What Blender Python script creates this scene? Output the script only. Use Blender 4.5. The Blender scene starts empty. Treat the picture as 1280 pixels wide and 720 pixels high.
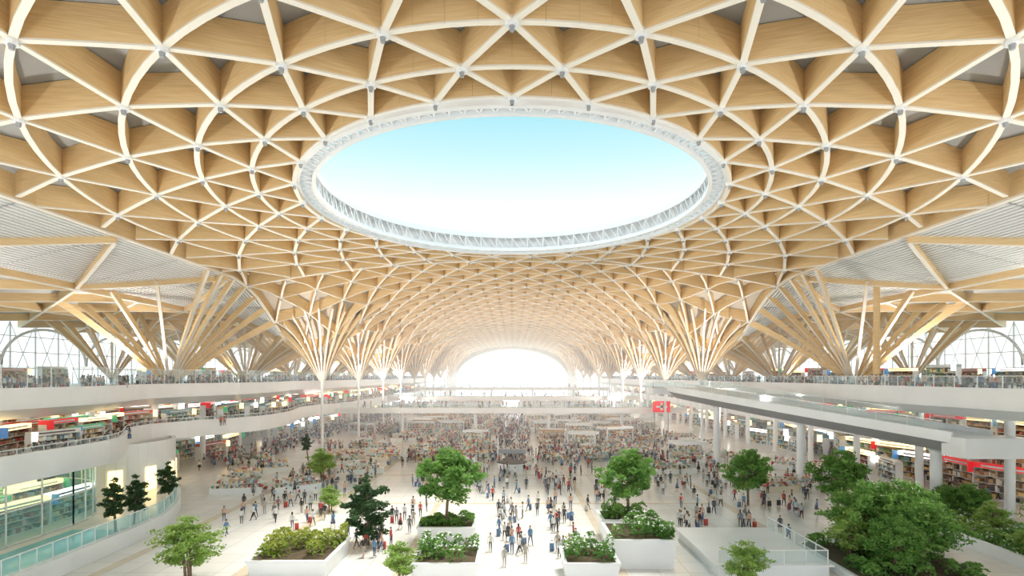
import bpy, math, random
from mathutils import Vector, Matrix
random.seed(7)
R=random.random
def U(a,b): return a+(b-a)*R()
scene=bpy.context.scene
CZ=16.0; FPX=700.0
def F(px,py,z=0.0):
    d=FPX*(CZ-z)/(py-470.0); return ((px-640)/FPX*d, d)
# ---------------------------------------------------------------- materials
def mat(name,col,rough=0.5,metal=0,noise=0.0,scale=2.0,emit=0,ecol=None,bump=0,spec=0.5):
    m=bpy.data.materials.new(name); m.use_nodes=True
    nt=m.node_tree; b=nt.nodes['Principled BSDF']
    b.inputs['Roughness'].default_value=rough; b.inputs['Metallic'].default_value=metal
    b.inputs['Specular IOR Level'].default_value=spec
    b.inputs['Base Color'].default_value=(*col,1)
    if noise>0 or bump>0:
        tc=nt.nodes.new('ShaderNodeTexCoord'); n=nt.nodes.new('ShaderNodeTexNoise')
        n.inputs['Scale'].default_value=scale; n.inputs['Detail'].default_value=3
        nt.links.new(tc.outputs['Object'],n.inputs['Vector'])
        if noise>0:
            r=nt.nodes.new('ShaderNodeMapRange'); r.inputs['To Min'].default_value=1-noise; r.inputs['To Max'].default_value=1+noise
            r.inputs['From Min'].default_value=.3; r.inputs['From Max'].default_value=.7
            nt.links.new(n.outputs['Fac'],r.inputs['Value'])
            h=nt.nodes.new('ShaderNodeHueSaturation'); h.inputs['Color'].default_value=(*col,1)
            nt.links.new(r.outputs[0],h.inputs['Value']); nt.links.new(h.outputs[0],b.inputs['Base Color'])
        if bump>0:
            bp=nt.nodes.new('ShaderNodeBump'); bp.inputs['Strength'].default_value=bump
            nt.links.new(n.outputs['Fac'],bp.inputs['Height']); nt.links.new(bp.outputs[0],b.inputs['Normal'])
    if emit: 
        b.inputs['Emission Color'].default_value=(*(ecol or col),1); b.inputs['Emission Strength'].default_value=emit
    return m
def timber_mat():
    m=mat('timber',(0.80,0.56,0.27),0.55)
    nt=m.node_tree; b=nt.nodes['Principled BSDF']
    tc=nt.nodes.new('ShaderNodeTexCoord'); mp=nt.nodes.new('ShaderNodeMapping'); mp.inputs['Scale'].default_value=(.25,.25,5)
    n=nt.nodes.new('ShaderNodeTexNoise'); n.inputs['Scale'].default_value=2; n.inputs['Detail'].default_value=5
    cr=nt.nodes.new('ShaderNodeValToRGB')
    cr.color_ramp.elements[0].position=.3; cr.color_ramp.elements[0].color=(0.71,0.49,0.235,1)
    cr.color_ramp.elements[1].position=.7; cr.color_ramp.elements[1].color=(0.84,0.62,0.34,1)
    nt.links.new(tc.outputs['Object'],mp.inputs[0]); nt.links.new(mp.outputs[0],n.inputs['Vector'])
    nt.links.new(n.outputs['Fac'],cr.inputs[0]); nt.links.new(cr.outputs[0],b.inputs['Base Color'])
    return m
def rand_mat(name,cols,rough=.7):
    m=mat(name,cols[0],rough); nt=m.node_tree; b=nt.nodes['Principled BSDF']
    oi=nt.nodes.new('ShaderNodeObjectInfo'); at=nt.nodes.new('ShaderNodeAttribute'); at.attribute_name='pid'
    ad=nt.nodes.new('ShaderNodeMath'); ad.operation='ADD'; fr=nt.nodes.new('ShaderNodeMath'); fr.operation='FRACT'
    nt.links.new(oi.outputs['Random'],ad.inputs[0]); nt.links.new(at.outputs['Fac'],ad.inputs[1]); nt.links.new(ad.outputs[0],fr.inputs[0])
    cr=nt.nodes.new('ShaderNodeValToRGB'); cr.color_ramp.interpolation='CONSTANT'
    e=cr.color_ramp.elements
    while len(e)<len(cols): e.new(0.5)
    for i,c in enumerate(cols):
        e[i].position=i/len(cols); e[i].color=(*c,1)
    nt.links.new(fr.outputs[0],cr.inputs[0]); nt.links.new(cr.outputs[0],b.inputs['Base Color'])
    return m
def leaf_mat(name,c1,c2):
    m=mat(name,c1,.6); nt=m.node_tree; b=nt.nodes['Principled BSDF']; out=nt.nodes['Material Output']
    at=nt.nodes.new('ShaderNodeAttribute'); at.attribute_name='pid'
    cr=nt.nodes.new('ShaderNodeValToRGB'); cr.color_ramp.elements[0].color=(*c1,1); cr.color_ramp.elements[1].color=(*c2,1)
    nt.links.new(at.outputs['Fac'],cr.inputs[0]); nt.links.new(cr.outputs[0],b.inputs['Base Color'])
    t=nt.nodes.new('ShaderNodeBsdfTranslucent'); nt.links.new(cr.outputs[0],t.inputs[0])
    mx=nt.nodes.new('ShaderNodeMixShader'); mx.inputs[0].default_value=.4
    nt.links.new(b.outputs[0],mx.inputs[1]); nt.links.new(t.outputs[0],mx.inputs[2]); nt.links.new(mx.outputs[0],out.inputs[0])
    return m
def glass_mat(name,tint,alpha=.3,rough=.05):
    m=bpy.data.materials.new(name); m.use_nodes=True; nt=m.node_tree; nt.nodes.clear()
    out=nt.nodes.new('ShaderNodeOutputMaterial'); g=nt.nodes.new('ShaderNodeBsdfGlossy'); g.inputs['Roughness'].default_value=rough; g.inputs[0].default_value=(*tint,1)
    d=nt.nodes.new('ShaderNodeBsdfDiffuse'); d.inputs[0].default_value=(*tint,1)
    t=nt.nodes.new('ShaderNodeBsdfTransparent'); t.inputs[0].default_value=(*[min(1,.6+.4*x) for x in tint],1)
    m1=nt.nodes.new('ShaderNodeMixShader'); m1.inputs[0].default_value=.5
    m2=nt.nodes.new('ShaderNodeMixShader'); m2.inputs[0].default_value=alpha
    nt.links.new(g.outputs[0],m1.inputs[1]); nt.links.new(d.outputs[0],m1.inputs[2])
    nt.links.new(t.outputs[0],m2.inputs[1]); nt.links.new(m1.outputs[0],m2.inputs[2]); nt.links.new(m2.outputs[0],out.inputs[0])
    return m
def floor_mat():
    m=mat('polished_stone_floor',(.86,.84,.80),.12,spec=.6); nt=m.node_tree; b=nt.nodes['Principled BSDF']
    tc=nt.nodes.new('ShaderNodeTexCoord'); br=nt.nodes.new('ShaderNodeTexBrick'); br.offset=0
    br.inputs['Scale'].default_value=1; br.inputs['Brick Width'].default_value=2.4; br.inputs['Row Height'].default_value=2.4
    br.inputs['Mortar Size'].default_value=.03
    br.inputs['Color1'].default_value=(.86,.84,.81,1); br.inputs['Color2'].default_value=(.79,.765,.725,1); br.inputs['Mortar'].default_value=(.60,.58,.55,1)
    nt.links.new(tc.outputs['Object'],br.inputs[0]); nt.links.new(br.outputs[0],b.inputs['Base Color'])
    n=nt.nodes.new('ShaderNodeTexNoise'); n.inputs['Scale'].default_value=.15
    nt.links.new(tc.outputs['Object'],n.inputs['Vector'])
    r=nt.nodes.new('ShaderNodeMapRange'); r.inputs['To Min'].default_value=.08; r.inputs['To Max'].default_value=.3
    nt.links.new(n.outputs['Fac'],r.inputs[0]); nt.links.new(r.outputs[0],b.inputs['Roughness'])
    return m
M={}
M['timber']=timber_mat()
M['edge']=mat('beam_edge_cream',(.82,.76,.66),.5)
M['panel']=mat('roof_panel_grey',(.40,.41,.42),.7,noise=.12,scale=.15)
M['vpanel']=mat('vault_panel_tan',(.56,.50,.42),.7,noise=.08,scale=.2)
M['white']=mat('white_paint',(.86,.87,.88),.35,noise=.03,scale=.3)
M['slat']=mat('white_slat',(.84,.84,.83),.5)
M['soffit']=mat('soffit_grey',(.56,.56,.55),.7,noise=.08,scale=.2)
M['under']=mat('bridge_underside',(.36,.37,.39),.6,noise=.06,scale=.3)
M['steel']=mat('white_steel',(.85,.86,.87),.3,metal=.1)
M['grey']=mat('grey_metal',(.35,.37,.39),.4,metal=.3)
M['floor']=floor_mat()
M['deck']=mat('deck_floor',(.80,.78,.74),.25,noise=.05,scale=.5)
M['beige']=mat('beige_stone',(.70,.60,.47),.2,noise=.08,scale=.6)
M['glass']=glass_mat('clear_glass',(.80,.93,.95),.20)
M['eglass']=glass_mat('end_glass',(.92,.97,.98),.10)
M['teal']=glass_mat('teal_glass',(.42,.80,.86),.40)
M['water']=mat('pool_water',(.30,.68,.72),.06,bump=.05,scale=1.5)
M['warm']=mat('warm_lit_panel',(1,.85,.5),.5,emit=1.5,ecol=(1,.74,.34))
M['cool']=mat('lit_panel',(1,.98,.92),.5,emit=2.0)
M['sblue']=mat('sign_blue',(.08,.25,.55),.4,emit=.25,ecol=(.1,.3,.6))
M['sgreen']=mat('sign_green',(.08,.42,.22),.4,emit=.2,ecol=(.1,.5,.25))
M['soil']=mat('soil',(.10,.07,.04),.9,noise=.2)
M['bark']=mat('bark',(.22,.15,.10),.9,noise=.25,scale=4,bump=.3)
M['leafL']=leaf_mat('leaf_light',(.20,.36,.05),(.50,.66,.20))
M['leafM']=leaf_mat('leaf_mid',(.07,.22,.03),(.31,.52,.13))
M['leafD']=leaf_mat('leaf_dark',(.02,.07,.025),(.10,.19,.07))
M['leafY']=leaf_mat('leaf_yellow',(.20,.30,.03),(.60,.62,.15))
M['petal']=mat('white_petal',(.95,.95,.92),.6)
M['red']=mat('red_sign',(.75,.03,.04),.4,emit=.3,ecol=(.8,.03,.04))
M['dark']=mat('dark_metal',(.06,.06,.07),.4)
GC=[(.55,.09,.07),(.78,.70,.56),(.14,.11,.10),(.58,.36,.19),(.84,.84,.80),(.32,.18,.11),(.20,.38,.46),(.80,.58,.26),(.38,.38,.38),(.18,.34,.15),(.54,.66,.68),(.76,.48,.44)]
for i,c in enumerate(GC): M['g%d'%i]=mat('goods_%d'%i,c,.5)
M['skin']=rand_mat('skin',[(.62,.40,.28),(.50,.30,.20),(.72,.50,.38),(.30,.17,.10)],.6)
M['hair']=rand_mat('hair',[(.03,.02,.015),(.06,.035,.02),(.02,.02,.02),(.20,.11,.05)],.7)
M['top']=rand_mat('shirt',[(.08,.09,.12),(.55,.10,.08),(.72,.71,.69),(.20,.21,.25),(.62,.40,.30),(.14,.27,.45),(.45,.41,.37),(.04,.04,.04),(.78,.76,.72),(.50,.55,.58)])
M['pants']=rand_mat('trousers',[(.04,.045,.06),(.13,.13,.14),(.08,.11,.20),(.38,.33,.28),(.03,.03,.03)])
M['shoe']=mat('shoe_leather',(.03,.025,.02),.5)
M['bag']=rand_mat('suitcase_shell',[(.05,.05,.06),(.5,.06,.05),(.12,.2,.35),(.5,.5,.52)],.4)
# ---------------------------------------------------------------- builder
class MB:
    def __init__(s): s.v=[];s.f=[];s.m=[];s.mats=[];s.pid=None
    def mi(s,k):
        if k not in s.mats: s.mats.append(k)
        return s.mats.index(k)
    def quad(s,pts,k):
        b=len(s.v); s.v+= [tuple(p) for p in pts]; s.f.append(tuple(range(b,b+len(pts)))); s.m.append(s.mi(k))
    def hexa(s,p,k):  # 8 pts bottom 4, top 4
        b=len(s.v); s.v+=[tuple(q) for q in p]; i=s.mi(k)
        for q in ((3,2,1,0),(4,5,6,7),(0,1,5,4),(1,2,6,5),(2,3,7,6),(3,0,4,7)):
            s.f.append(tuple(b+a for a in q)); s.m.append(i)
    def box(s,x0,x1,y0,y1,z0,z1,k):
        s.hexa([(x0,y0,z0),(x1,y0,z0),(x1,y1,z0),(x0,y1,z0),(x0,y0,z1),(x1,y0,z1),(x1,y1,z1),(x0,y1,z1)],k)
    def bar(s,a,b,w,h,k,up=(0,0,1)):
        a=Vector(a);b=Vector(b);d=(b-a)
        if d.length<1e-6:return
        d.normalize(); u=Vector(up)
        if abs(d.dot(u))>.98: u=Vector((0,1,0))
        r=d.cross(u).normalized(); u=r.cross(d).normalized(); r=r*(w/2);u=u*(h/2)
        s.hexa([a-r-u,a+r-u,b+r-u,b-r-u,a-r+u,a+r+u,b+r+u,b-r+u],k)
    def tube(s,pts,rads,k,n=8,cap=True):
        b=len(s.v); i=s.mi(k); pts=[Vector(p) for p in pts]
        for j,p in enumerate(pts):
            d=(pts[min(j+1,len(pts)-1)]-pts[max(j-1,0)]).normalized()
            u=Vector((1,0,0)) if abs(d.x)<.8 else Vector((0,1,0))
            e=d.cross(u).normalized(); f=d.cross(e)
            for t in range(n):
                a=2*math.pi*t/n; s.v.append(tuple(p+(e*math.cos(a)+f*math.sin(a))*rads[j]))
        for j in range(len(pts)-1):
            for t in range(n):
                s.f.append((b+j*n+t,b+j*n+(t+1)%n,b+(j+1)*n+(t+1)%n,b+(j+1)*n+t)); s.m.append(i)
        if cap:
            s.f.append(tuple(b+t for t in range(n))[::-1]); s.m.append(i)
            s.f.append(tuple(b+(len(pts)-1)*n+t for t in range(n))); s.m.append(i)
    def wall(s,path,z0,z1,t,k):
        for (a,b) in zip(path[:-1],path[1:]):
            d=Vector((b[0]-a[0],b[1]-a[1],0)).normalized(); n=Vector((-d.y,d.x,0))*t/2; d=d*(.01)
            A=Vector((a[0],a[1],0))-d;B=Vector((b[0],b[1],0))+d
            P=[A-n,B-n,B+n,A+n]
            s.hexa([p+Vector((0,0,z0)) for p in P]+[p+Vector((0,0,z1)) for p in P],k)
    def strip(s,path,xo,z0,z1,k):
        for a,b in zip(path[:-1],path[1:]):
            P=[(a[0],a[1]),(b[0],b[1]),(xo,b[1]),(xo,a[1])]
            s.hexa([(*p,z0) for p in P]+[(*p,z1) for p in P],k)
    def sphere(s,c,r,k,n=8,sc=(1,1,1)):
        b=len(s.v); i=s.mi(k); m=n//2
        for a in range(m+1):
            th=math.pi*a/m
            for t in range(n):
                ph=2*math.pi*t/n
                s.v.append((c[0]+r*sc[0]*math.sin(th)*math.cos(ph),c[1]+r*sc[1]*math.sin(th)*math.sin(ph),c[2]+r*sc[2]*math.cos(th)))
        for a in range(m):
            for t in range(n):
                s.f.append((b+a*n+t,b+(a+1)*n+t,b+(a+1)*n+(t+1)%n,b+a*n+(t+1)%n)); s.m.append(i)
    def mesh(s,name,smooth=False):
        me=bpy.data.meshes.new(name); me.from_pydata(s.v,[],s.f)
        for k in s.mats: me.materials.append(M[k])
        me.polygons.foreach_set('material_index',s.m)
        if smooth: me.polygons.foreach_set('use_smooth',[True]*len(s.f))
        if s.pid is not None:
            at=me.attributes.new('pid','FLOAT','FACE'); at.data.foreach_set('value',s.pid)
        me.update(); return me
    def obj(s,name,parent=None,smooth=False,loc=(0,0,0)):
        return put(s.mesh(name,smooth),name,loc,0,1,parent)
def put(me,name,loc=(0,0,0),rot=0,sc=1,parent=None):
    o=bpy.data.objects.new(name,me); scene.collection.objects.link(o)
    o.location=loc; o.rotation_euler=(0,0,rot); o.scale=(sc,sc,sc) if not isinstance(sc,tuple) else sc
    if parent: o.parent=parent
    return o
def empty(name,loc=(0,0,0)):
    return put(None,name,loc)
# ---------------------------------------------------------------- roof field
def ss(a,b,t):
    t=max(0,min(1,(t-a)/(b-a))); return t*t*(3-2*t)
OC=(0,65.2); XS=.94
INNER=[(sx*40,y) for y in range(118,372,28) for sx in (-1,1)]
def Z(x,y):
    ax=abs(x)
    A=ss(92,124,y)
    if ax<=46:
        t=(ax/46)**2.2; z=(20-3.5*t)*(1-A)+(20-12.5*t)*A
    else:
        n=16.5-(ax-46)*.25 if ax<60 else 13-(ax-60)*.1
        f=7.5+5*ss(46,62,ax)-2.5*ss(62,92,ax)
        z=n*(1-A)+f*A
    if y>98:
        for c in INNER:
            dy=y-c[1]
            if abs(dy)<16:
                r=math.hypot(x-c[0],dy); z-=(z+.3)*math.exp(-(r/5.0)**1.2)
    return z+CZ
def beam(mb,pts,w,dep,flange=.12,fw=None,ok=None,fn=Z):
    fw=fw or w*1.12
    for a,b in zip(pts[:-1],pts[1:]):
        if ok and not ok((a[0]+b[0])/2,(a[1]+b[1])/2): continue
        za,zb=fn(*a),fn(*b); d=Vector((b[0]-a[0],b[1]-a[1],0))
        if d.length<1e-4: continue
        d.normalize(); n=Vector((-d.y,d.x,0))
        A=Vector((a[0],a[1],za));B=Vector((b[0],b[1],zb))
        def bx(ww,z0,z1,k):
            q=n*ww/2
            P=[A-q,B-q,B+q,A+q]
            mb.hexa([p+Vector((0,0,z0)) for p in P]+[p+Vector((0,0,z1)) for p in P],k)
        bx(w,flange,dep,'timber'); bx(fw,0,flange,'edge')
def lerp(a,b,n): return [(a[0]+(b[0]-a[0])*i/n,a[1]+(b[1]-a[1])*i/n) for i in range(n+1)]
roof=empty('timber_gridshell_roof')
N=26; g=MB(); rings=[24.9]
while rings[-1]<112: rings.append(rings[-1]*1.16)
def inzone(x,y): return abs(x)<=46.5 and -12<=y<=98
def P(r,a): return (OC[0]+XS*r*math.cos(a),OC[1]+r*math.sin(a))
nodes=[]
for j in range(len(rings)-1):
    for i in range(N):
        a0=2*math.pi*(i+.5+(j%2)*.5)/N; st=math.pi/N
        r0,r1=rings[j],rings[j+1]
        for s in (-1,1):   # straight diagonals between nodes give the triangulated grid
            q0=P(r0,a0); q1=P(r1,a0+s*st)
            beam(g,lerp(q0,q1,4),.38,2.3,.12,ok=inzone)
        q0=P(r0,a0); q1=P(r0,a0+2*st)
        beam(g,[P(r0,a0+2*st*k/4) for k in range(5)],.38,2.3,.12,ok=inzone)
        if inzone(*P(r0,a0)): nodes.append(P(r0,a0))
g.obj('radial_beams',roof)
g=MB()
for sx in (-1,1):
    beam(g,[(sx*46.5,y) for y in range(-12,99,5)],.6,2.6,.2)
    beam(g,[(sx*46.5,y) for y in range(98,383,4)],.5,2.0,.2)
beam(g,[(x,98) for x in range(-46,47,4)],.5,2.5,.14)
g.obj('edge_beams',roof)
g=MB(); a=92/14; b=5.6; row=0; y=98
while y<378:
    for i in range(15):
        x=-46+(i+(row%2)*.5)*a
        if x>46.1: continue
        for s in (-.5,.5):
            x1=x+s*a
            if abs(x1)>46.1: continue
            beam(g,lerp((x,y),(x1,y+b),3),.30,2.1,.10)
        if x+a<=46.1: beam(g,lerp((x,y),(x+a,y),3),.30,2.1,.10)
        nodes.append((x,y))
    y+=b; row+=1
g.obj('vault_beams',roof)
g=MB()
for (x,y) in nodes:
    if y>240: continue
    z=Z(x,y); k=.38 if y<98 else .26
    g.tube([(x,y,z-.2),(x,y,z+.25)],[k,k],'steel',8)
    g.tube([(x,y,z-.5),(x,y,z-.2)],[k*.35,k*.5],'grey',6)
g.obj('node_connectors',roof)
g=MB()
def skin(x0,x1,y0,y1,nx,ny,off,k):
    base=len(g.v); mi=g.mi(k)
    for j in range(ny+1):
        for i in range(nx+1):
            x=x0+(x1-x0)*i/nx; y=y0+(y1-y0)*j/ny
            g.v.append((x,y,Z(x,y)+off))
    for j in range(ny):
        for i in range(nx):
            cx=x0+(x1-x0)*(i+.5)/nx; cy=y0+(y1-y0)*(j+.5)/ny
            if math.hypot((cx-OC[0])/XS,cy-OC[1])<25.2: continue
            q=base+j*(nx+1)+i
            g.f.append((q,q+1,q+nx+2,q+nx+1)); g.m.append(mi)
skin(-46.6,46.6,-12,98,94,110,2.35,'panel')
skin(-46.6,46.6,98,380,62,188,2.15,'vpanel')
g.obj('roof_skin',roof)
g=MB()
lowfn=lambda x,y:Z(x,y)-.8
for sx in (-1,1):
    skin(sx*46.6,sx*93,-12,380,24,98,.5,'soffit')
    for i in range(26):
        x=sx*(47.2+i*.55)
        for y in range(-12,196,13):
            pl=[(x,y+.2),(x,y+6.5),(x,y+12.8)]
            for p,q in zip(pl[:-1],pl[1:]):
                g.bar((p[0],p[1],Z(*p)+.15),(q[0],q[1],Z(*q)+.15),.32,.12,'slat')
g.obj('slatted_soffit',roof)
g=MB()
for sx in (-1,1):
    y=-12;j=0
    while y<372:
        f3=lambda x,y:Z(x,y)-.7
        if j%2==0: beam(g,lerp((sx*46.8,y),(sx*61.5,y+13),3),.4,1.1,.1,fn=f3)
        else: beam(g,lerp((sx*46.8,y+13),(sx*61.5,y),3),.4,1.1,.1,fn=f3)
        for q0,q1 in ((61.5,77),(77,92.5)):
            beam(g,lerp((sx*q0,y),(sx*q1,y+13),4),.35,1.3,.1,fn=lowfn)
            beam(g,lerp((sx*q0,y+13),(sx*q1,y),4),.35,1.3,.1,fn=lowfn)
        y+=13; j+=1
    for xx in (61.5,77): beam(g,[(sx*xx,yy) for yy in range(-12,380,6)],.5,1.5,.15,fn=lowfn)
g.obj('side_bay_beams',roof)
# ---------------------------------------------------------------- oculus
oc=empty('oculus_skylight_ring')
g=MB(); n=112; zb=CZ+20
for i in range(n):
    a0=2*math.pi*i/n;a1=2*math.pi*(i+1)/n
    def ring(r0,r1,z0,z1,k):
        p=[P(r0,a0),P(r1,a0),P(r1,a1),P(r0,a1)]
        g.hexa([(q[0],q[1],z0) for q in p]+[(q[0],q[1],z1) for q in p],k)
    ring(22.8,23.2,zb-.35,zb+.15,'steel')
    ring(24.4,24.95,zb-.5,zb+2.4,'steel')
    ring(22.9,23.1,zb+1.7,zb+2.4,'white')
    ring(23.1,27.4,zb+2.4,zb+2.6,'white')
    am=(a0+a1)/2
    p0=P(23.1,a0);p1=P(24.6,am);p2=P(23.1,a1)
    g.bar((*p0,zb-.1),(*p1,zb-.1),.15,.15,'steel'); g.bar((*p1,zb-.1),(*p2,zb-.1),.15,.15,'steel')
    g.bar((*p0,zb),(*P(23.0,a1),zb+1.8),.1,.1,'steel')
    if i%2==0:
        g.bar((*p0,zb),(*p0,zb+2.4),.14,.14,'steel')
        g.bar((*P(23.2,a0),zb+2.3),(*P(24.6,a0),zb),.12,.12,'steel')
g.obj('ring_truss',oc)
# ---------------------------------------------------------------- tree columns
def strut(g,a,b,w,d0,d1,bow,n=5,sp=None):
    a=Vector(a);b=Vector(b); h=Vector((b.x-a.x,b.y-a.y,0)); L=h.length
    if L<.01: return
    h/=L; nn=Vector((-h.y,h.x,0))*w/2
    prev=None
    for k in range(n+1):
        t=k/n; p=a.lerp(b,t)+Vector((0,0,bow*math.sin(math.pi*t))); dd=d0+(d1-d0)*t
        c=(p,dd)
        if prev:
            A,da=prev;B,db=c; za=Vector((0,0,da));zb_=Vector((0,0,db)); e=Vector((0,0,.08)); q=nn*1.1
            g.hexa([A-nn,B-nn,B+nn,A+nn,A-nn+za,B-nn+zb_,B+nn+zb_,A+nn+za],'timber')
            g.hexa([A-q-e,B-q-e,B+q-e,A+q-e,A-q,B-q,B+q,A+q],'edge')
        prev=c
def tree_col(x,y,z,targets,shaft,w=.3,bow=.8,sr=.5):
    g=MB()
    for i,(tx,ty) in enumerate(targets):
        d=Vector((tx-x,ty-y,0)).normalized()*.5
        strut(g,(x+d.x,y+d.y,z),(tx,ty,Z(tx,ty)-.1),w,.5,1.4,bow)
    g.tube([(x,y,shaft),(x,y,z-.3),(x,y,z+1.1)],[sr,sr,.7],'white',14)
    g.obj('timber_tree_column')
for (x,y) in INNER:
    t=[(x+8.2*math.cos(2*math.pi*i/20),y+10*math.sin(2*math.pi*i/20)) for i in range(20)]
    tree_col(x,y,15.0,t,0,.30,1.3,.30)
for y in (98,126,154,182,214,250,290):
    for s in (-1,1):
        x=s*60; t=[(s*46.6,y+d) for d in (-12,-8,-4,0,4,8,12)]+[(s*54,y-13),(s*54,y+13),(s*61,y-13),(s*61,y+13)]+[(s*72,y+d) for d in (-10,-5,0,5,10)]
        tree_col(x,y,14.6,t,14.4,.40,.5)
for y in (112,140,168,198,230):
    for s in (-1,1):
        x=s*80; t=[(x+10*math.cos(2*math.pi*i/14),y+11*math.sin(2*math.pi*i/14)) for i in range(14)]
        tree_col(x,y,15.5,t,14.4,.34,.6)
g=MB(); g.tube([(56,86,14.4),(56,86,Z(56,86)+.3)],[.5,.45],'timber',14); g.obj('timber_post')
# ---------------------------------------------------------------- shell
g=MB(); g.box(-93,93,-12,384,-.4,0,'floor'); g.obj('floor')
g=MB(); g.box(-1500,1500,384,3000,-.5,-.06,'white'); g.box(-1500,-93,-400,384,-.5,-.06,'deck'); g.box(93,1500,-400,384,-.5,-.06,'deck'); g.obj('ground_apron')
g=MB()
for (x0,x1) in ((-22.5,-21.2),(-9.6,-8.9),(8.6,9.4),(-34,-33),(26,27)):
    g.box(x0,x1,44,200,0,.006,'beige')
for y in range(70,200,20): g.box(-33,26,y,y+.6,0.006,.012,'beige')
g.obj('floor_inlay_band')
for side,sx in (('left',-1),('right',1)):
    g=MB()
    x=sx*92.8
    g.box(min(x,x+sx*.3),max(x,x+sx*.3),-12,384,0,14.4,'white')
    g.obj('wall_'+side)
    w=empty('window_'+('1' if sx<0 else '2'))
    g=MB(); g.quad([(x,-12,14.4),(x,380,14.4),(x,380,27),(x,-12,27)],'glass'); g.obj('glazing',w)
    g=MB()
    y=-12
    while y<380:
        zt=min(Z(x,y)+.3,27)
        g.bar((x,y,14.4),(x,y,zt),.25,.25,'steel')
        g.bar((x,y,14.4),(x,y+5.5,zt),.12,.12,'steel'); g.bar((x,y+5.5,14.4),(x,y,zt),.12,.12,'steel')
        y+=5.5
    for z in (17.5,20.5,23.5): g.bar((x,-12,z),(x,380,z),.18,.18,'steel')
    for yc in range(10,380,20):
        pts=[(x-sx*1.5,yc+10*math.cos(t),18+7*math.sin(t)) for t in [math.pi*i/16 for i in range(17)]]
        g.tube(pts,[.28]*17,'steel',6)
    g.obj('mullions',w)
w=empty('window_3')
AW=38; AT=34
def arch(r_,n=28): return [(r_*AW*math.cos(math.pi*(1-i/n)),14+(AT-14)*r_*math.sin(math.pi*(1-i/n))) for i in range(n+1)]
g=MB(); A1=arch(1)
for (x0,z0),(x1,z1) in zip(A1[:-1],A1[1:]):
    g.quad([(x0,382,z0),(x1,382,z1),(x1,382,max(z1,Z(x1,380))+2.5),(x0,382,max(z0,Z(x0,380))+2.5)],'vpanel')
g.box(-46.5,-AW,381.8,382.2,0,26,'white'); g.box(AW,46.5,381.8,382.2,0,26,'white')
g.obj('wall_back')
g=MB()
g.tube([(p[0],381.5,p[1]) for p in A1],[.6]*len(A1),'steel',6)
A2=arch(.72); g.tube([(p[0],381.5,p[1]) for p in A2],[.25]*len(A2),'steel',6)
for i in range(0,29,4): g.bar((A2[i][0],381.5,A2[i][1]),(A1[i][0],381.5,A1[i][1]),.3,.3,'steel')
g.bar((-AW,381.5,14),(AW,381.5,14),.5,.5,'steel')
for i in range(-34,35,8): g.bar((i,381.5,0),(i,381.5,14),.3,.3,'steel')
g.obj('mullions',w)
g=MB(); g.quad([(p[0],381.9,p[1]) for p in A1],'eglass'); g.quad([(-AW,381.9,0),(AW,381.9,0),(AW,381.9,14),(-AW,381.9,14)],'eglass'); g.obj('glazing',w)
# ---------------------------------------------------------------- generic parts
def railing(g,path,z,h=1.1,step=2.0,k='glass',post='steel'):
    for a,b in zip(path[:-1],path[1:]):
        L=math.hypot(b[0]-a[0],b[1]-a[1]); n=max(1,int(L/step))
        za=z if not callable(z) else z(a); zb_=z if not callable(z) else z(b)
        g.quad([(a[0],a[1],za+.08),(b[0],b[1],zb_+.08),(b[0],b[1],zb_+h),(a[0],a[1],za+h)],k)
        g.bar((a[0],a[1],za+h),(b[0],b[1],zb_+h),.09,.07,post)
        for i in range(n):
            t=i/n; x=a[0]+(b[0]-a[0])*t; y=a[1]+(b[1]-a[1])*t; zz=za+(zb_-za)*t
            g.bar((x,y,zz),(x,y,zz+h),.07,.07,post)
HEAD=['warm','g4','red','cool','g3','g6','g7','warm','g1','sgreen','g10','g0']
def shelf_mesh(name,seed,L=6.0,H=2.4,D=.9,levels=4):
    rr=random.Random(seed); g=MB()
    back=rr.choice(['g1','g4','g7','g3','g1','g10'])
    g.box(-L/2,L/2,D*.42,D*.5,0,H,back)
    for sx in (-1,1): g.box(sx*L/2-.06,sx*L/2+.06,-D/2,D/2,0,H+.05,'white')
    pal=[[0,2,3,5,11,8],[1,4,6,8,2,10],[7,3,5,1,2,4],[2,7,9,6,10],[0,11,5,8,1],[4,10,6,9,1],[1,3,4,11,2]][seed%7]
    for l in range(levels+1):
        z=H*l/levels; g.box(-L/2,L/2,-D/2,D/2,z,z+.05,rr.choice(['white','g1','g4']))
        if l<levels:
            x=-L/2+.1
            while x<L/2-.25:
                w=rr.uniform(.15,.6); h=rr.uniform(.4,.85)*H/levels
                if x+w>L/2-.08: break
                if rr.random()<.88: g.box(x,x+w-.03,-D/2+.08,D*.35,z+.05,z+.05+h,'g%d'%rr.choice(pal))
                x+=w
    g.box(-L/2,L/2,-D/2,D/2,H+.05,H+.5,HEAD[seed%12])
    g.box(-L/2+.8,L/2-.8,-D/2-.03,-D/2,H+.18,H+.36,'white' if HEAD[seed%12] not in('g4','cool','g1') else 'g2')
    sx=rr.choice([-1,1]); g.box(sx*L/2-.05,sx*L/2+.05,-D/2-.7,-D/2,H-.5,H+.5,rr.choice(['red','sblue','warm','sgreen','cool']))
    return g.mesh(name)
shelves=[shelf_mesh('retail_shelf_%d'%i,i,H=2.4 if i%2 else 2.9) for i in range(14)]
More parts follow.
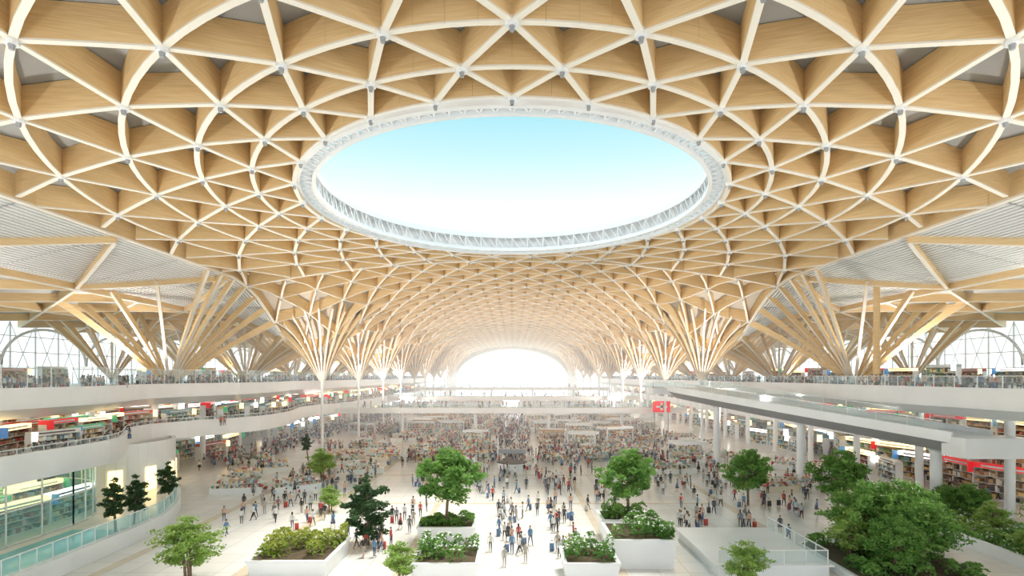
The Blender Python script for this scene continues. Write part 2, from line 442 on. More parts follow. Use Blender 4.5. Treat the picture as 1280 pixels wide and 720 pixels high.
def kiosk_mesh(name,seed,roofed):
    rr=random.Random(seed); g=MB(); W=rr.uniform(4.5,8); D=rr.uniform(4,6); H=3.0 if roofed else 1.9
    if roofed:
        for sx in (-1,1):
            for sy in (-1,1): g.box(sx*W/2-.1,sx*W/2+.1,sy*D/2-.1,sy*D/2+.1,0,H,'white')
        g.box(-W/2-.1,W/2+.1,-D/2-.1,-D/2+.15,H,H+.5,rr.choice(['g0','g4','warm','g1','g3']))
        g.box(-W/2-.1,W/2+.1,D/2-.15,D/2+.1,H,H+.5,'white')
        for sx in (-1,1): g.box(sx*W/2-.1,sx*W/2+.1,-D/2,D/2,H,H+.5,'white')
        for q in range(6):
            yy=-D/2+(q+.5)*D/6; g.box(-W/2,W/2,yy-.12,yy+.12,H+.1,H+.25,'white')
    g.box(-W/2,W/2,-D/2,-D/2+.7,.0,1.0,rr.choice(['white','g3','g1','g4','g7','white']))
    for l in range(4 if roofed else 3):
        z=.1+l*.65
        for y0,y1 in ((D/2-.9,D/2-.2),(-.35,.35)):
            g.box(-W/2+.2,W/2-.2,y0,y1,z,z+.05,'white')
            x=-W/2+.3
            while x<W/2-.6:
                w=rr.uniform(.15,.5)
                if rr.random()<.8: g.box(x,x+w-.03,y0+.05,y1-.05,z+.05,z+.05+rr.uniform(.25,.5),'g%d'%rr.choice([0,1,1,11,3,4,4,10,6,7,8,4,9]))
                x+=w
    for i in range(10):
        x=-W/2+.3+i*(W-.8)/10; g.box(x,x+.3,-D/2+.1,-D/2+.5,1.0,1.0+rr.uniform(.1,.4),'g%d'%rr.randrange(12))
    return g.mesh(name)
kiosks=[kiosk_mesh('retail_kiosk_%d'%i,50+i,i%4==0) for i in range(13)]
# ---------------------------------------------------------------- people
def skin_mesh(V,E,Rd,root=0,sub=1):
    me=bpy.data.meshes.new('t'); me.from_pydata(V,E,[]); o=bpy.data.objects.new('t',me); scene.collection.objects.link(o)
    o.modifiers.new('s','SKIN'); 
    sv=me.skin_vertices[0].data
    for i,r in enumerate(Rd):
        rr=r if isinstance(r,tuple) else (r,r)
        sv[i].radius=rr; sv[i].use_root=(i==root)
    if sub:
        m=o.modifiers.new('u','SUBSURF'); m.levels=sub; m.render_levels=sub
    dg=bpy.context.evaluated_depsgraph_get(); ev=o.evaluated_get(dg); em=ev.to_mesh()
    vs=[tuple(v.co) for v in em.vertices]; fs=[tuple(p.vertices) for p in em.polygons]
    ev.to_mesh_clear(); bpy.data.objects.remove(o); bpy.data.meshes.remove(me)
    return vs,fs
def person(seed,stride=.25,arm=.2,suitcase=False,skirt=False,longhair=False,backpack=False,phone=False):
    g=MB(); s=stride
    V=[(0,0,.95),(0,0,1.08),(0,-.01,1.25),(0,-.01,1.40),(0,0,1.50),(0,.01,1.56)]; Rd=[(.15,.11),(.135,.10),(.155,.11),(.13,.09),(.055,.055),(.055,.055)]
    E=[(0,1),(1,2),(2,3),(3,4),(4,5)]
    hands=[]
    for sx,ph in ((-1,1),(1,-1)):
        b=len(V); hy=ph*s
        kz=.50; 
        V+= [(sx*.095,0,.88),(sx*.10,hy*.45+.03*(1 if ph>0 else .6),kz),(sx*.10,hy-(0 if ph>0 else .02),.09 if ph>0 else .13),(sx*.11,hy+.15,.045)]
        Rd+=[.085,.058,.04,(.042,.035)]; E+=[(0,b),(b,b+1),(b+1,b+2),(b+2,b+3)]
        c=len(V); ay=-ph*arm
        if phone and sx>0:
            V+=[(sx*.175,-.01,1.40),(sx*.23,.02,1.14),(sx*.15,.24,1.20)]
        else:
            V+=[(sx*.175,-.01,1.40),(sx*.225,ay*.4-.02,1.13),(sx*.235,ay+.04,.90)]
        Rd+=[.06,.043,.03]; E+=[(3,c),(c,c+1),(c+1,c+2)]
        hands.append((V[c+1],V[c+2],sx))
    vs,fs=skin_mesh(V,E,Rd)
    b=len(g.v); g.v+=vs
    for f in fs:
        c=Vector((0,0,0))
        for i in f: c+=Vector(vs[i])
        c/=len(f)
        hand=any((c-Vector(h[1])).length<.055 for h in hands)
        if c.z>1.475: k='skin'
        elif hand: k='skin'
        elif abs(c.x)>.19 or c.z>.93: k='top'
        elif c.z<.085: k='shoe'
        elif skirt and c.z<.55: k='skin'
        else: k='pants'
        if phone and c.y>.1 and c.z>1: k='top' if not hand else 'skin'
        g.f.append(tuple(b+i for i in f)); g.m.append(g.mi(k))
    for el,wr,sx in hands:  # palm and five fingers
        d=(Vector(wr)-Vector(el)).normalized(); w=Vector(wr)
        across=Vector((0,1,0)) if abs(d.y)<.8 else Vector((1,0,0)); inn=Vector((-sx,0,0))
        g.tube([w-d*.01,w+d*.04,w+d*.085],[.024,.033,.03],'skin',7)
        for q,(off,ln) in enumerate(((-.027,.065),(-.009,.078),(.009,.073),(.027,.055))):
            st=w+d*.075+across*off; m1=st+d*ln*.55+inn*.006; m2=m1+d*ln*.4+inn*.022
            g.tube([st,m1,m2],[.0095,.0085,.006],'skin',5)
        st=w+d*.03-across*.028
        g.tube([st,st+d*.03-across*.02,st+d*.06-across*.02+inn*.012],[.011,.010,.007],'skin',5)
    # head
    g.sphere((0,.012,1.645),.115,'skin',12,(.70,.86,1.03))
    g.sphere((0,.115,1.635),.02,'skin',6,(.7,1,1.2))
    for sx in (-1,1):
        g.sphere((sx*.082,.005,1.64),.026,'skin',6,(.4,.7,1)); g.sphere((sx*.032,.102,1.662),.011,'dark',6)
    g.box(-.025,.025,.098,.106,1.588,1.597,'g0')
    g.sphere((0,-.012,1.675),.118,'hair',12,(.78,.90,.92))
    if longhair: g.sphere((0,-.065,1.56),.10,'hair',10,(.8,.5,1.5))
    if skirt:
        pts=[(0,0,1.0),(0,0,.8),(0,0,.55)]; g.tube(pts,[.16,.20,.25],'pants',14)
    if backpack:
        g.sphere((0,-.19,1.22),.17,'bag',10,(.85,.6,1.25))
    if suitcase:
        g.box(.27,.65,-.42,-.18,.06,.66,'bag'); g.box(.36,.38,-.2,-.18,.66,.95,'grey'); g.box(.54,.56,-.2,-.18,.66,.95,'grey'); g.box(.36,.56,-.2,-.17,.93,.97,'dark')
        for x in (.32,.6): g.sphere((x,-.3,.03),.03,'dark',6)
    return g
specs=[dict(stride=.26,arm=.2),dict(stride=.02,arm=0,phone=True),dict(stride=.24,arm=.16,suitcase=True),dict(stride=.2,arm=.14,longhair=True,skirt=True),
       dict(stride=.28,arm=.22,backpack=True),dict(stride=.02,arm=.02,longhair=True),dict(stride=.22,arm=.1,longhair=True,suitcase=True),dict(stride=.03,arm=.03)]
PG=[person(i,**s) for i,s in enumerate(specs)]
PM=[]
for p in PG:
    p.pid=[0.0]*len(p.f); PM.append(p.mesh('person',True))
def crowd_mesh(name,n,w,d,seed):
    rr=random.Random(seed); g=MB(); g.pid=[]
    for i in range(n):
        p=rr.choice(PG); x=rr.uniform(-w/2,w/2); y=rr.uniform(-d/2,d/2); a=rr.uniform(0,6.28); s=rr.uniform(.9,1.06)
        c,si=math.cos(a)*s,math.sin(a)*s; b=len(g.v)
        g.v+=[(x+c*v[0]-si*v[1],y+si*v[0]+c*v[1],v[2]*s) for v in p.v]
        mp=[g.mi(k) for k in p.mats]; g.m+=[mp[m] for m in p.m]
        g.f+=[tuple(b+q for q in f) for f in p.f]; g.pid+=[rr.random()]*len(p.f)
    return g.mesh(name,True)
CR=[crowd_mesh('crowd_%d'%i,20,11,7,i) for i in range(3)]
CN=[crowd_mesh('crowdn_%d'%i,14,2.4,7.5,i+9) for i in range(2)]
# ---------------------------------------------------------------- plants
def leafquad(g,c,s,rr,k,pid):
    u=Vector((rr.gauss(0,1),rr.gauss(0,1),rr.gauss(0,.6))).normalized(); v=u.cross(Vector((rr.gauss(0,1),rr.gauss(0,1),rr.gauss(0,1)))).normalized()
    c=Vector(c); g.quad([c-u*s,c+v*s*.45,c+u*s,c-v*s*.45],k); g.pid.append(pid)
def tree_mesh(name,seed,H,cr,k,nl=5200,ls=.2,trunk=.35,conic=False,multi=1):
    rr=random.Random(seed); g=MB(); g.pid=[]
    tips=[]
    for m in range(multi):
        bx=rr.uniform(-.5,.5)*(multi>1); by=rr.uniform(-.5,.5)*(multi>1)
        lean=Vector((rr.uniform(-.08,.08)*H+bx,rr.uniform(-.08,.08)*H+by,0))
        pts=[Vector((bx,by,-.1)),Vector((bx,by,0))+lean*.3+Vector((0,0,H*.25)),Vector((bx,by,0))+lean*.7+Vector((0,0,H*.5)),Vector((bx,by,0))+lean+Vector((0,0,H*.82))]
        r0=H*.022; g.tube(pts,[r0,r0*.8,r0*.55,r0*.15],'bark',8)
        nb=16 if multi==1 else 10
        for i in range(nb):
            t=trunk+(0.97-trunk)*i/nb; z=H*.82*t
            q=min(2,int(t*3)); f=t*3-q; base=pts[q].lerp(pts[q+1],min(1,f))
            a=i*2.4+rr.uniform(-.4,.4)
            L=cr*(1.0-.85*(t-trunk)/(1-trunk) if conic else math.sin(math.pi*(.25+.68*(t-trunk)/(1-trunk)))) *rr.uniform(.75,1.05)
            tip=base+Vector((math.cos(a)*L,math.sin(a)*L,L*(.15 if conic else .45)))
            mid=base.lerp(tip,.5)+Vector((0,0,L*.08))
            g.tube([base,mid,tip],[r0*.35,r0*.22,r0*.07],'bark',5)
            tips+= [(mid,.7*L),(tip,.55*max(L,.6*cr*.5)),(base.lerp(tip,.78),.6*L)]
        tips.append((pts[3]+Vector((0,0,H*.06)),cr*.35))
    g.pid=[0.0]*len(g.f)
    clumps=[]
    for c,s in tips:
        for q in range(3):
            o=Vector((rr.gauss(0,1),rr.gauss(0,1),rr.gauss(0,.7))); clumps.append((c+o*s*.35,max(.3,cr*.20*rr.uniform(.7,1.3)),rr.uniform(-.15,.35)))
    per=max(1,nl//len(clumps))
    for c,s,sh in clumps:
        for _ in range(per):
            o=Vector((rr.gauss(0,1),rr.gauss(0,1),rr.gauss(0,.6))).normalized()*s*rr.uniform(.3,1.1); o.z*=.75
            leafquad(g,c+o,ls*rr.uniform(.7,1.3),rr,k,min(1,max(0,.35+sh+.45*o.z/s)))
    return g.mesh(name)
def hedge_obj(g,x0,x1,y0,y1,z0,h,k,seed,flower=0,n=None,ls=.17):
    rr=random.Random(seed)
    if g.pid is None: g.pid=[0.0]*len(g.f)
    n=n or int((x1-x0)*(y1-y0)*60+ (x1-x0+y1-y0)*40)
    bumps=[(rr.uniform(x0,x1),rr.uniform(y0,y1),rr.uniform(.6,1.0),rr.uniform(-.2,.25)) for _ in range(int((x1-x0)*(y1-y0)/1.2)+4)]
    for _ in range(n):
        b=rr.choice(bumps); a=rr.uniform(0,6.283); e=rr.uniform(0,1)
        s=.8
        x=b[0]+math.cos(a)*s*math.cos(e*1.5)*rr.uniform(.6,1); y=b[1]+math.sin(a)*s*math.cos(e*1.5)*rr.uniform(.6,1)
        x=min(max(x,x0-.15),x1+.15); y=min(max(y,y0-.15),y1+.15)
        z=z0+h*b[2]*(.15+.85*math.sin(e*1.5))
        if flower and rr.random()<flower and e>.4:
            leafquad(g,(x,y,z+.1),ls*.8,rr,'petal',.5)
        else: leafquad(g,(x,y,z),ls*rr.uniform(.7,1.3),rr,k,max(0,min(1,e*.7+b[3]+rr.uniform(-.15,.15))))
def planter(name,x0,x1,y0,y1,h,k,hh,seed,flower=0):
    g=MB()
    t=.22
    zc=h
    g.hexa([(x0+.2,y0+.2,0),(x1-.2,y0+.2,0),(x1-.2,y1-.2,0),(x0+.2,y1-.2,0),(x0,y0,zc),(x1,y0,zc),(x1,y1,zc),(x0,y1,zc)],'white')
    g.box(x0-.08,x1+.08,y0-.08,y0+t,zc,zc+.18,'white'); g.box(x0-.08,x1+.08,y1-t,y1+.08,zc,zc+.18,'white')
    g.box(x0-.08,x0+t,y0+t,y1-t,zc,zc+.18,'white'); g.box(x1-t,x1+.08,y0+t,y1-t,zc,zc+.18,'white')
    g.box(x0+t,x1-t,y0+t,y1-t,zc,zc+.08,'soil')
    hedge_obj(g,x0+.35,x1-.35,y0+.35,y1-.35,zc+.05,hh,k,seed,flower)
    return g.obj(name)
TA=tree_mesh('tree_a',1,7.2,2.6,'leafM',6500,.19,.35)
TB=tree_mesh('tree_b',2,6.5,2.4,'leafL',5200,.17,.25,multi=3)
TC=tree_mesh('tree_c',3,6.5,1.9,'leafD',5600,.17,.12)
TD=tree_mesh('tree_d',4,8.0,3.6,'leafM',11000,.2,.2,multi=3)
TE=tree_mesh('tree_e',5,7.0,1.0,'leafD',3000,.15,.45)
def tree(me,px,py,sc=1,z=0,rot=None,name='tree'):
    x,y=F(px,py,z); return put(me,name,(x,y,z),rot if rot is not None else U(0,6),sc)
planter('hedge_planter',-20.9,-14.6,44.0,50.5,1.3,'leafY',1.6,11)
planter('flower_planter',-7.6,-2.6,42.5,47.0,1.6,'leafM',1.9,12,.18)
planter('tree_planter',-9.0,-3.6,53.0,57.5,1.5,'leafM',.9,13)
planter('flower_planter',4.0,8.2,42.5,46.8,1.6,'leafM',1.8,14,.25)
planter('flower_planter',8.3,13.6,46.2,51.8,2.3,'leafM',1.6,15,.22)
planter('tree_planter',8.6,13.4,53.0,57.0,2.2,'leafM',1.5,16)
put(TA,'tree',(-6.5,55.2,1.5),.4,1.12); put(TA,'tree',(11.4,55.0,2.2),2.1,1.0)
put(TB,'tree',(-8.6,43.0,0),.3,.52,); put(TB,'tree',(-25.0,43.5,0),1.3,.82)
put(TB,'tree',(17.8,42.0,0),2.2,.6)
put(TC,'tree',(-13.6,53,0),.3,1.08); 
g=MB(); g.box(26.2,36.6,41.5,51.5,0,.7,'white'); g.box(26.5,36.3,41.8,51.2,.7,.76,'soil'); hedge_obj(g,26.7,36.1,42,51,.75,1.2,'leafM',33); g.obj('tree_bed')
put(TD,'tree',(33,45.5,.75),.5,.70); put(TD,'tree',(29.8,44,.75),1.9,.55); put(TD,'tree',(34,49.3,.75),3.0,.78); put(TD,'tree',(31.2,48.6,.75),4.0,.78); put(TB,'tree',(28.4,47.5,.75),4.0,.65)
tree(TA,935,632,1.05); tree(TA,1047,640,1.1)
for px,py in ((145,672),(166,668),(214,640)): 
    x,y=F(px,py); put(TE,'tree',(x,y,0),U(0,6),.95)
tree(TB,405,600,.8); tree(TB,412,640,.5); tree(TE,385,575,.8); tree(TA,1180,650,.6); tree(TA,1215,655,.65)
put(TB,'tree',(47.6,55,0),1,.6); put(TB,'tree',(50.5,62,0),2,.65); put(TB,'tree',(44.6,48,0),3,.55)
# ---------------------------------------------------------------- galleries
def arc(cx,cy,r,a0,a1,n): return [(cx+r*math.cos(math.radians(a0+(a1-a0)*i/n)),cy+r*math.sin(math.radians(a0+(a1-a0)*i/n))) for i in range(n+1)]
def bump(y,c,w): 
    t=abs(y-c)/w
    return 0 if t>=1 else .5+.5*math.cos(math.pi*t)
YS=[-5+3*i for i in range(128)]
for side,sx in (('left',-1),('right',1)):
    e=empty('upper_deck' )
    ex=50 if sx<0 else 48
    edge=lambda y,o=0:(sx*(ex+o+(4.5*bump(y,86,20)+3*bump(y,140,26) if sx<0 else 2.5*bump(y,96,22))),y)
    path=[edge(y) for y in YS]
    g=MB()
    g.strip(path,sx*92,12.6,14.4,'white')
    for y0,y1 in zip(YS[:-1],YS[1:]):
        a0,a1=edge(y0,.3),edge(y1,.3); b0,b1=edge(y0,3),edge(y1,3); q=.06 if int(y0/3)%3==0 else 0
        g.hexa([(b0[0],y0+q,11.4),(sx*75,y0+q,11.4),(sx*75,y1,11.4),(b1[0],y1,11.4),(a0[0],y0+q,12.6),(sx*75,y0+q,12.6),(sx*75,y1,12.6),(a1[0],y1,12.6)],'white')
    g.wall(path,12.8,14.8,.4,'white')
    g.obj('slab',e)
    g=MB(); railing(g,[edge(y,.2) for y in YS],14.8,2.2 if sx<0 else 1.2,3.0); g.obj('glass_screen',e)
    g=MB()
    for y in range(35,370,14):
        for xx in (ex+8,ex+24): g.tube([(sx*xx,y,0),(sx*xx,y,12)],[.5,.5],'white',14)
    g.obj('columns',e)
    g=MB()
    for y in range(20,370,6):
        for o in (8,14,20): g.box(min(sx*(ex+o),sx*(ex+o+1.6)),max(sx*(ex+o),sx*(ex+o+1.6)),y,y+3.5,11.28,11.38,'cool' if o!=14 else 'warm')
    g.obj('ceiling_lights',e)
L1=empty('shop_gallery')
def l1(y): return -46-9*bump(y,84,22)-4*bump(y,136,24)
p1=[(l1(y),y) for y in YS]
g=MB(); g.strip(p1,-92,6.6,7.5,'white'); g.wall(p1,6.0,8.7,.4,'white'); g.obj('deck_slab',L1)
g=MB(); railing(g,p1,8.7,.5,3); g.obj('guard_rail',L1)
L2=empty('shop_gallery')
g=MB(); g.box(58,92,68,376,6.3,7.2,'white'); g.wall([(58,y) for y in range(68,372,4)],6.0,8.2,.4,'white'); g.obj('deck_slab',L2)
shelfroot=empty('retail_shelving')
def shelf(x,y,z,rot,s=1): put(random.choice(shelves),'shelf_unit',(x,y,z),rot,s,shelfroot)
H=math.pi/2
for r in range(5):
    y=34
    while y<330:
        x=l1(y)-3.8-r*3.8
        if R()<.86: shelf(x+U(-.6,.6),y,7.5,H+U(-.35,.35),U(.9,1.1)+.05*r)
        y+=6.6
for r in range(5):
    y=72
    while y<330:
        if R()<.86: shelf(61+r*3.8+U(-.6,.6),y,7.2,-H+U(-.35,.35),U(.9,1.1)+.05*r)
        y+=6.6
for r in range(5):
    y=64
    while y<300:
        if R()<.82 and not (r==0 and y<72): shelf(59.5+r*5+U(-1,1),y,0,-H+U(-.4,.4),U(1.05,1.35)+.1*r)
        y+=7.6
for sx in (-1,1):
    for r,xx in enumerate((67,86)):
        y=60
        while y<330:
            if R()<.45: shelf(sx*xx,y,14.4,-sx*H,1.0)
            y+=9
for y in range(92,300,8):
    for x in (-58,-64,-70):
        if R()<.85: shelf(x,y,0,H+U(-.3,.3),U(1.1,1.4))
sh=empty('glass_storefront')
g=MB()
path=[(-47,y) for y in range(-4,62,4)]+arc(-57,60,10,0,90,8)
for a_,b_ in zip(path[:-1],path[1:]):
    g.quad([(a_[0],a_[1],0),(b_[0],b_[1],0),(b_[0],b_[1],6.5),(a_[0],a_[1],6.5)],'teal')
g.obj('glazing',sh)
g=MB()
for a_,b_ in zip(path[:-1],path[1:]):
    g.bar((*a_,0),(*a_,6.6),.12,.12,'steel')
    for z in (.1,3.3,6.4): g.bar((*a_,z),(*b_,z),.12,.14,'steel')
g.obj('mullions',sh)
g=MB(); g.box(-70,-69.7,-4,70,0,6.5,'g1')
for y in range(20,68,5):
    for x in (-51,-56,-62): g.box(x-1,x+1,y,y+3.6,6.4,6.5,'warm')
g.box(-69.6,-69.5,-4,68,3.6,6.2,'warm')
for y in range(26,66,6): g.box(-56.2,-56,y,y+4,3.2,5.6,'warm')
g.obj('shop_interior',sh)
for y in range(22,66,7):
    for x in (-50.5,-54.5,-58): shelf(x,y,0,H+U(-.1,.1),1.1)
g=MB(); g.wall(arc(-60,82,9,-60,100,20),0,6.6,.5,'white'); 
for i in range(5):
    a_=math.radians(-45+i*28); c,s_=math.cos(a_),math.sin(a_); p=(-60+9.3*c,82+9.3*s_)
    g.bar((p[0],p[1],0),(p[0],p[1],3.2),1.6,.12,'warm',up=(c,s_,0))
g.obj('curved_drum_wall')
ter=empty('curved_terrace')
cp=[(-36.5,y) for y in range(10,58,3)]+[(-36.5-.09*(t-56)**1.55,t) for t in range(58,90,2)]
g=MB(); g.wall(cp,0,1.5,.9,'white'); g.obj('kerb_wall',ter)
g=MB(); railing(g,cp,1.5,1.3,1.5,'teal'); g.obj('balustrade',ter)
g=MB(); g.box(-45.5,-38,10,58,0,.08,'water'); g.obj('reflecting_pool',ter)
# ---------------------------------------------------------------- right: ramp bridge, terrace
rb=empty('pedestrian_bridge')
K=14; rp=[]
for i in range(K+1):
    t=i/K; rp.append((34+16.2*t**1.1, 112-51*t, 13.6-4.2*t))
g=MB()
for p,q in zip(rp[:-1],rp[1:]):
    d=Vector((q[0]-p[0],q[1]-p[1],0)).normalized(); n=Vector((-d.y,d.x,0))
    A=Vector(p);B=Vector(q)
    def sl(w1,w2,z0,z1,k):
        g.hexa([A-n*w1+Vector((0,0,z0)),B-n*w1+Vector((0,0,z0)),B+n*w1+Vector((0,0,z0)),A+n*w1+Vector((0,0,z0)),A-n*w2+Vector((0,0,z1)),B-n*w2+Vector((0,0,z1)),B+n*w2+Vector((0,0,z1)),A+n*w2+Vector((0,0,z1))],k)
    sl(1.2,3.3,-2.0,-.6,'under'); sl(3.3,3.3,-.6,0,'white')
    for s_ in (-1,1):
        a_=A+n*3.3*s_;b_=B+n*3.3*s_; g.bar(a_+Vector((0,0,.15)),b_+Vector((0,0,.15)),.25,.9,'white')
g.box(47.0,54.2,58,61.3,7.4,9.5,'white')
g.box(28,48.5,111,117,12.4,13.6,'white')
g.obj('ramp_slab',rb)
g=MB()
for s_ in (-1,1):
    railing(g,[(p[0]+3.3*s_,p[1]) for p in rp],lambda p,s_=s_:13.6-4.2*((112-p[1])/51)+.6,1.1,2.0)
railing(g,[(28,111),(31,111)],13.6,1.1); railing(g,[(28,117),(48,117)],13.6,1.1); railing(g,[(28,111),(28,117)],13.6,1.1)
g.obj('balustrade',rb)
g=MB()
for i in (13,8,3):
    x,y,z=rp[i]; g.tube([(x,y,0),(x,y,z-2.4),(x,y,z-1.8)],[.6,.6,1.3],'white',16)
g.obj('piers',rb)
tr=empty('garden_terrace')
g=MB(); g.wall([(42.4,44),(42.8,54),(45.4,64),(49.5,71)],0,1.0,.5,'white'); g.wall([(48.6,44),(49,53),(52,62),(54,68)],0,1.0,.5,'white')
g.box(58.5,58.9,40,62,0,1.0,'white')
g.obj('kerb_wall',tr)
g=MB(); hedge_obj(g,42.9,48.2,44,53,0,2.0,'leafM',71,.14); hedge_obj(g,44.2,49.4,53,60,0,1.9,'leafL',72,.10); hedge_obj(g,46.5,52,60,68,0,1.8,'leafM',73,.14)
hedge_obj(g,56.5,58.3,46,62,0,2.2,'leafM',74); g.obj('hedge_bed',tr)
g=MB(); g.box(50.4,56,44,60,0,.08,'water'); g.obj('reflecting_pool',tr)
pv=empty('raised_terrace')
g=MB(); g.box(16.4,25.2,44.5,55,0,.9,'white'); g.box(16.1,25.5,44.2,55.3,.9,1.05,'white'); g.obj('plinth',pv)
g=MB(); railing(g,[(25.1,55),(25.1,44.5),(16.4,44.5)],1.05,1.1,1.6,'glass'); g.obj('balustrade',pv)
g=MB(); g.tube([(0,97,0),(0,97,1.1)],[2.3,2.5],'white',24); g.tube([(0,97,1.1),(0,97,1.18)],[2.7,2.7],'dark',24)
for x in (-2,2): g.box(x-.08,x+.08,96.9,97.1,1.1,3.0,'grey')
g.box(-2.4,2.4,96.8,97.2,2.6,3.3,'grey'); g.obj('information_desk')
g=MB(); g.box(37,41.5,146.8,147.2,6.5,9.4,'red'); g.box(38.9,39.6,146.7,146.8,7.0,9.0,'white'); g.box(37.8,40.7,146.7,146.79,7.7,8.2,'white')
for x in (37.4,41): g.box(x-.1,x+.1,146.9,147.1,0,6.5,'grey')
g.obj('red_sign')
BR=((150,7.4),(205,8.5),(270,10.5))
y=108
while y<365:
    for sx in (-1,1):
        x=7.5+U(0,3)
        while x<44:
            near=any(abs(x-40)<5.5 and abs(y-c[1])<6 for c in INNER)
            if R()<.8 and not near: 
                put(random.choice(kiosks),'retail_kiosk',(sx*x,y+U(-2.2,2.2),0),random.choice([0,math.pi])+U(-.5,.5),U(.8,1.05))
            x+=U(7.5,9.5)
    y+=10
for px,py in ((300,600),(345,588),(372,612),(318,578),(905,575),(985,585),(1010,608),(965,612),(400,590),(440,572),(860,578),(480,575),(300,615),(840,590),(455,590),(425,580),(1040,590),(800,572)):
    x,yy=F(px,py); put(random.choice([kiosks[i] for i in (1,2,3,5,6,7,9,10,11)]),'retail_kiosk',(x,yy,0),U(-.6,.6),.85)
for yb,zb2 in BR:
    g=MB(); g.box(-47,47,yb,yb+6,zb2-1.4,zb2,'white'); railing(g,[(-46+i*4,yb) for i in range(24)],zb2,1.2,4)
    for x in (-30,-10,10,30): g.tube([(x,yb+3,0),(x,yb+3,zb2-1.2)],[.5,.5],'white',12)
    g.obj('footbridge')
# ---------------------------------------------------------------- crowds
cr=empty('crowd')
def crowd(x,y,z,s=1,L=CR): put(random.choice(L),'crowd_group',(x,y,z),random.choice([0,math.pi])+U(-.1,.1),s,cr)
y=34
while y<330:
    crowd(l1(y)-1.9,y,7.5,1,CN)
    if y>72: crowd(60.4,y,7.2,1,CN); crowd(65,y,0)
    ee=50+4.5*bump(y,86,20)+3*bump(y,140,26)
    crowd(-ee-2,y,14.4,1,CN); crowd(52.8,y,14.4,1,CN)
    if R()<.5: crowd(-ee-9,y,14.4); crowd(57,y,14.4)
    if y>100: crowd(-52,y,0)
    if y>102:
        for x in (-37,-25,-13,-1,12,24,36): 
            if R()<(.75 if y<200 else .5): crowd(x+U(-2,2),y,0)
    y+=8
for yb,zb2 in BR:
    for x in (-35,-20,-5,10,25): 
        for q in range(8): put(random.choice(PM),'traveller',(x+U(-7,7),yb+3+U(-2,2),zb2),U(0,6),1,cr)
clusters=[(640,590,40,22,44),(628,650,20,20,14),(690,650,22,16,16),(640,695,30,14,10),(705,690,18,12,8),(600,610,22,14,14),(735,600,25,20,18),(860,655,22,14,14),(890,620,20,16,14),(1000,640,20,14,8),
 (320,645,18,12,10),(355,630,20,8,10),(460,690,22,14,9),(505,655,18,14,10),(275,610,20,12,12),(430,610,40,20,26),(540,600,20,16,14),(820,600,25,14,20),(930,660,20,10,6),(370,600,30,8,14),(690,610,30,16,22),(985,690,10,8,2),(450,650,15,20,8),(640,570,60,10,40),(520,575,50,10,30),(780,575,50,10,30),(900,590,40,12,24),(1060,610,30,12,14),(1000,600,60,10,20),(300,590,50,10,20),(400,640,40,20,12),(960,620,50,15,14)]
pn=0
obst=[(-21.5,-14,43.5,51),(-8.2,-2,42,47.6),(-9.6,-3,52.5,58),(3.5,8.6,42,47.2),(8,14.2,45.7,57.5),(15.5,26,43,56),(25.5,37.3,41,52),(-3,3,94,100)]
for cx,cy,sxp,syp,n in clusters:
    for i in range(n):
        px=random.gauss(cx,sxp*.8); py=random.gauss(cy,syp*.8)
        if py<556: py=556+R()*10
        x,yy=F(px,py)
        if x<-36 and yy<92: continue
        if any(a<x<b and c<yy<d for a,b,c,d in obst): continue
        put(random.choice(PM),'person',(x,yy,0),random.choice([0,math.pi,0,math.pi,1.5,-1.5])+U(-.5,.5),U(.96,1.08)); pn+=1
print('people',pn)
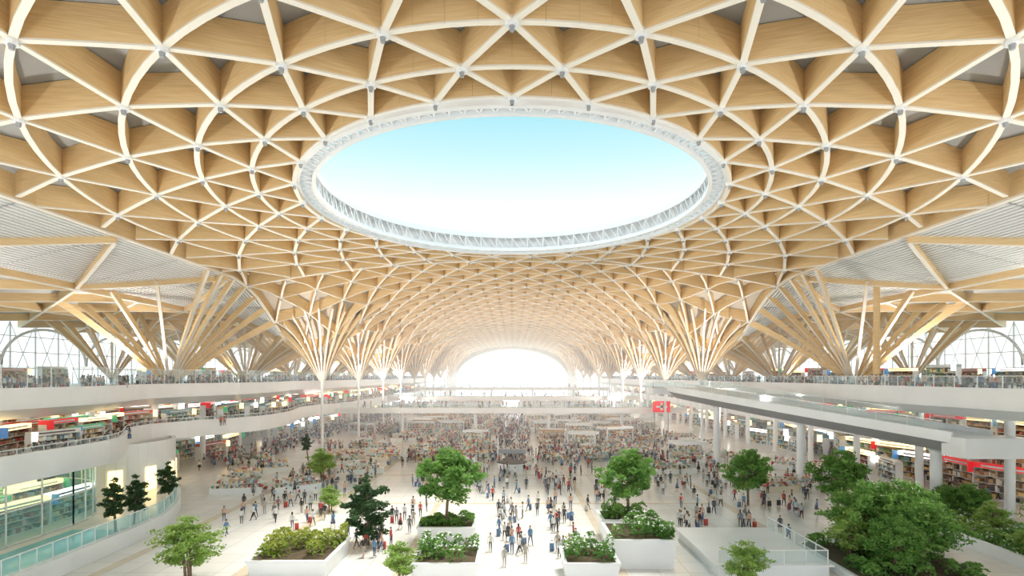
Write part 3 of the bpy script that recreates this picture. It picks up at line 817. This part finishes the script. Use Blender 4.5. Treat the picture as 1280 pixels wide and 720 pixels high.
# ---------------------------------------------------------------- light
w=bpy.data.worlds.new('World'); scene.world=w; w.use_nodes=True; nt=w.node_tree; bg=nt.nodes['Background']
tc=nt.nodes.new('ShaderNodeTexCoord'); sp=nt.nodes.new('ShaderNodeSeparateXYZ'); cr_=nt.nodes.new('ShaderNodeValToRGB')
nt.links.new(tc.outputs['Generated'],sp.inputs[0]); nt.links.new(sp.outputs['Z'],cr_.inputs[0]); nt.links.new(cr_.outputs[0],bg.inputs[0])
e=cr_.color_ramp.elements; e[0].position=.24; e[0].color=(1,1,1,1); e[1].position=.44; e[1].color=(.215,.455,.52,1)
n2=e.new(.36); n2.color=(.36,.535,.565,1)
n3=e.new(.29); n3.color=(.56,.60,.60,1)
bg.inputs[1].default_value=1.3
sun=bpy.data.lights.new('sun','SUN'); sun.energy=3.0; sun.angle=.35; sun.color=(1,.96,.88)
so=put(sun,'sun'); so.rotation_euler=(math.radians(-14),math.radians(12),0); so.location=(0,0,80)
def fill_spot(x,y,z,tx,ty,tz,e_):  # added fill spots without fixtures, brightening the roof underside
    l=bpy.data.lights.new('fill_spot','SPOT'); l.energy=e_; l.spot_size=math.radians(150); l.spot_blend=1; l.shadow_soft_size=.5; l.color=(1,.96,.89)
    o=put(l,'fill_spot',(x,y,z)); d=Vector((tx-x,ty-y,tz-z)); o.rotation_euler=d.to_track_quat('-Z','Y').to_euler()
for y in (20,48,76,104,132,165,200,240,290,340):
    for sx in (-1,1): fill_spot(sx*44,y,9.2,sx*12,y+4,36,14000 if y<90 else (18000 if y<230 else 13000))
for y in (30,60,90,125,165,210,260):
    for sx in (-1,1): fill_spot(sx*62,y,16.5,sx*62,y,30,9000)
# self-glowing volume added to imitate daylight haze filling the long vault
m=bpy.data.materials.new('haze_glow_volume'); m.use_nodes=True; nt=m.node_tree; nt.nodes.clear()
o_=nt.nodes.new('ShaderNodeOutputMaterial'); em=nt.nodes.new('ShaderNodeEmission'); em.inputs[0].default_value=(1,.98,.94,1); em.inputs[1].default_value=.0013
nt.links.new(em.outputs[0],o_.inputs['Volume']); M['haze_glow']=m
g=MB(); g.box(-92,92,100,381,.3,40,'haze_glow'); g.obj('haze_glow_box')
# camera
cam=bpy.data.cameras.new('camera'); cam.lens=FPX/1280*36; cam.sensor_width=36; cam.shift_y=110/1280; cam.clip_end=5000
co=put(cam,'camera',(0,0,CZ)); co.rotation_euler=(math.radians(90),0,0); scene.camera=co
scene.view_settings.view_transform='Standard'; scene.view_settings.exposure=.5
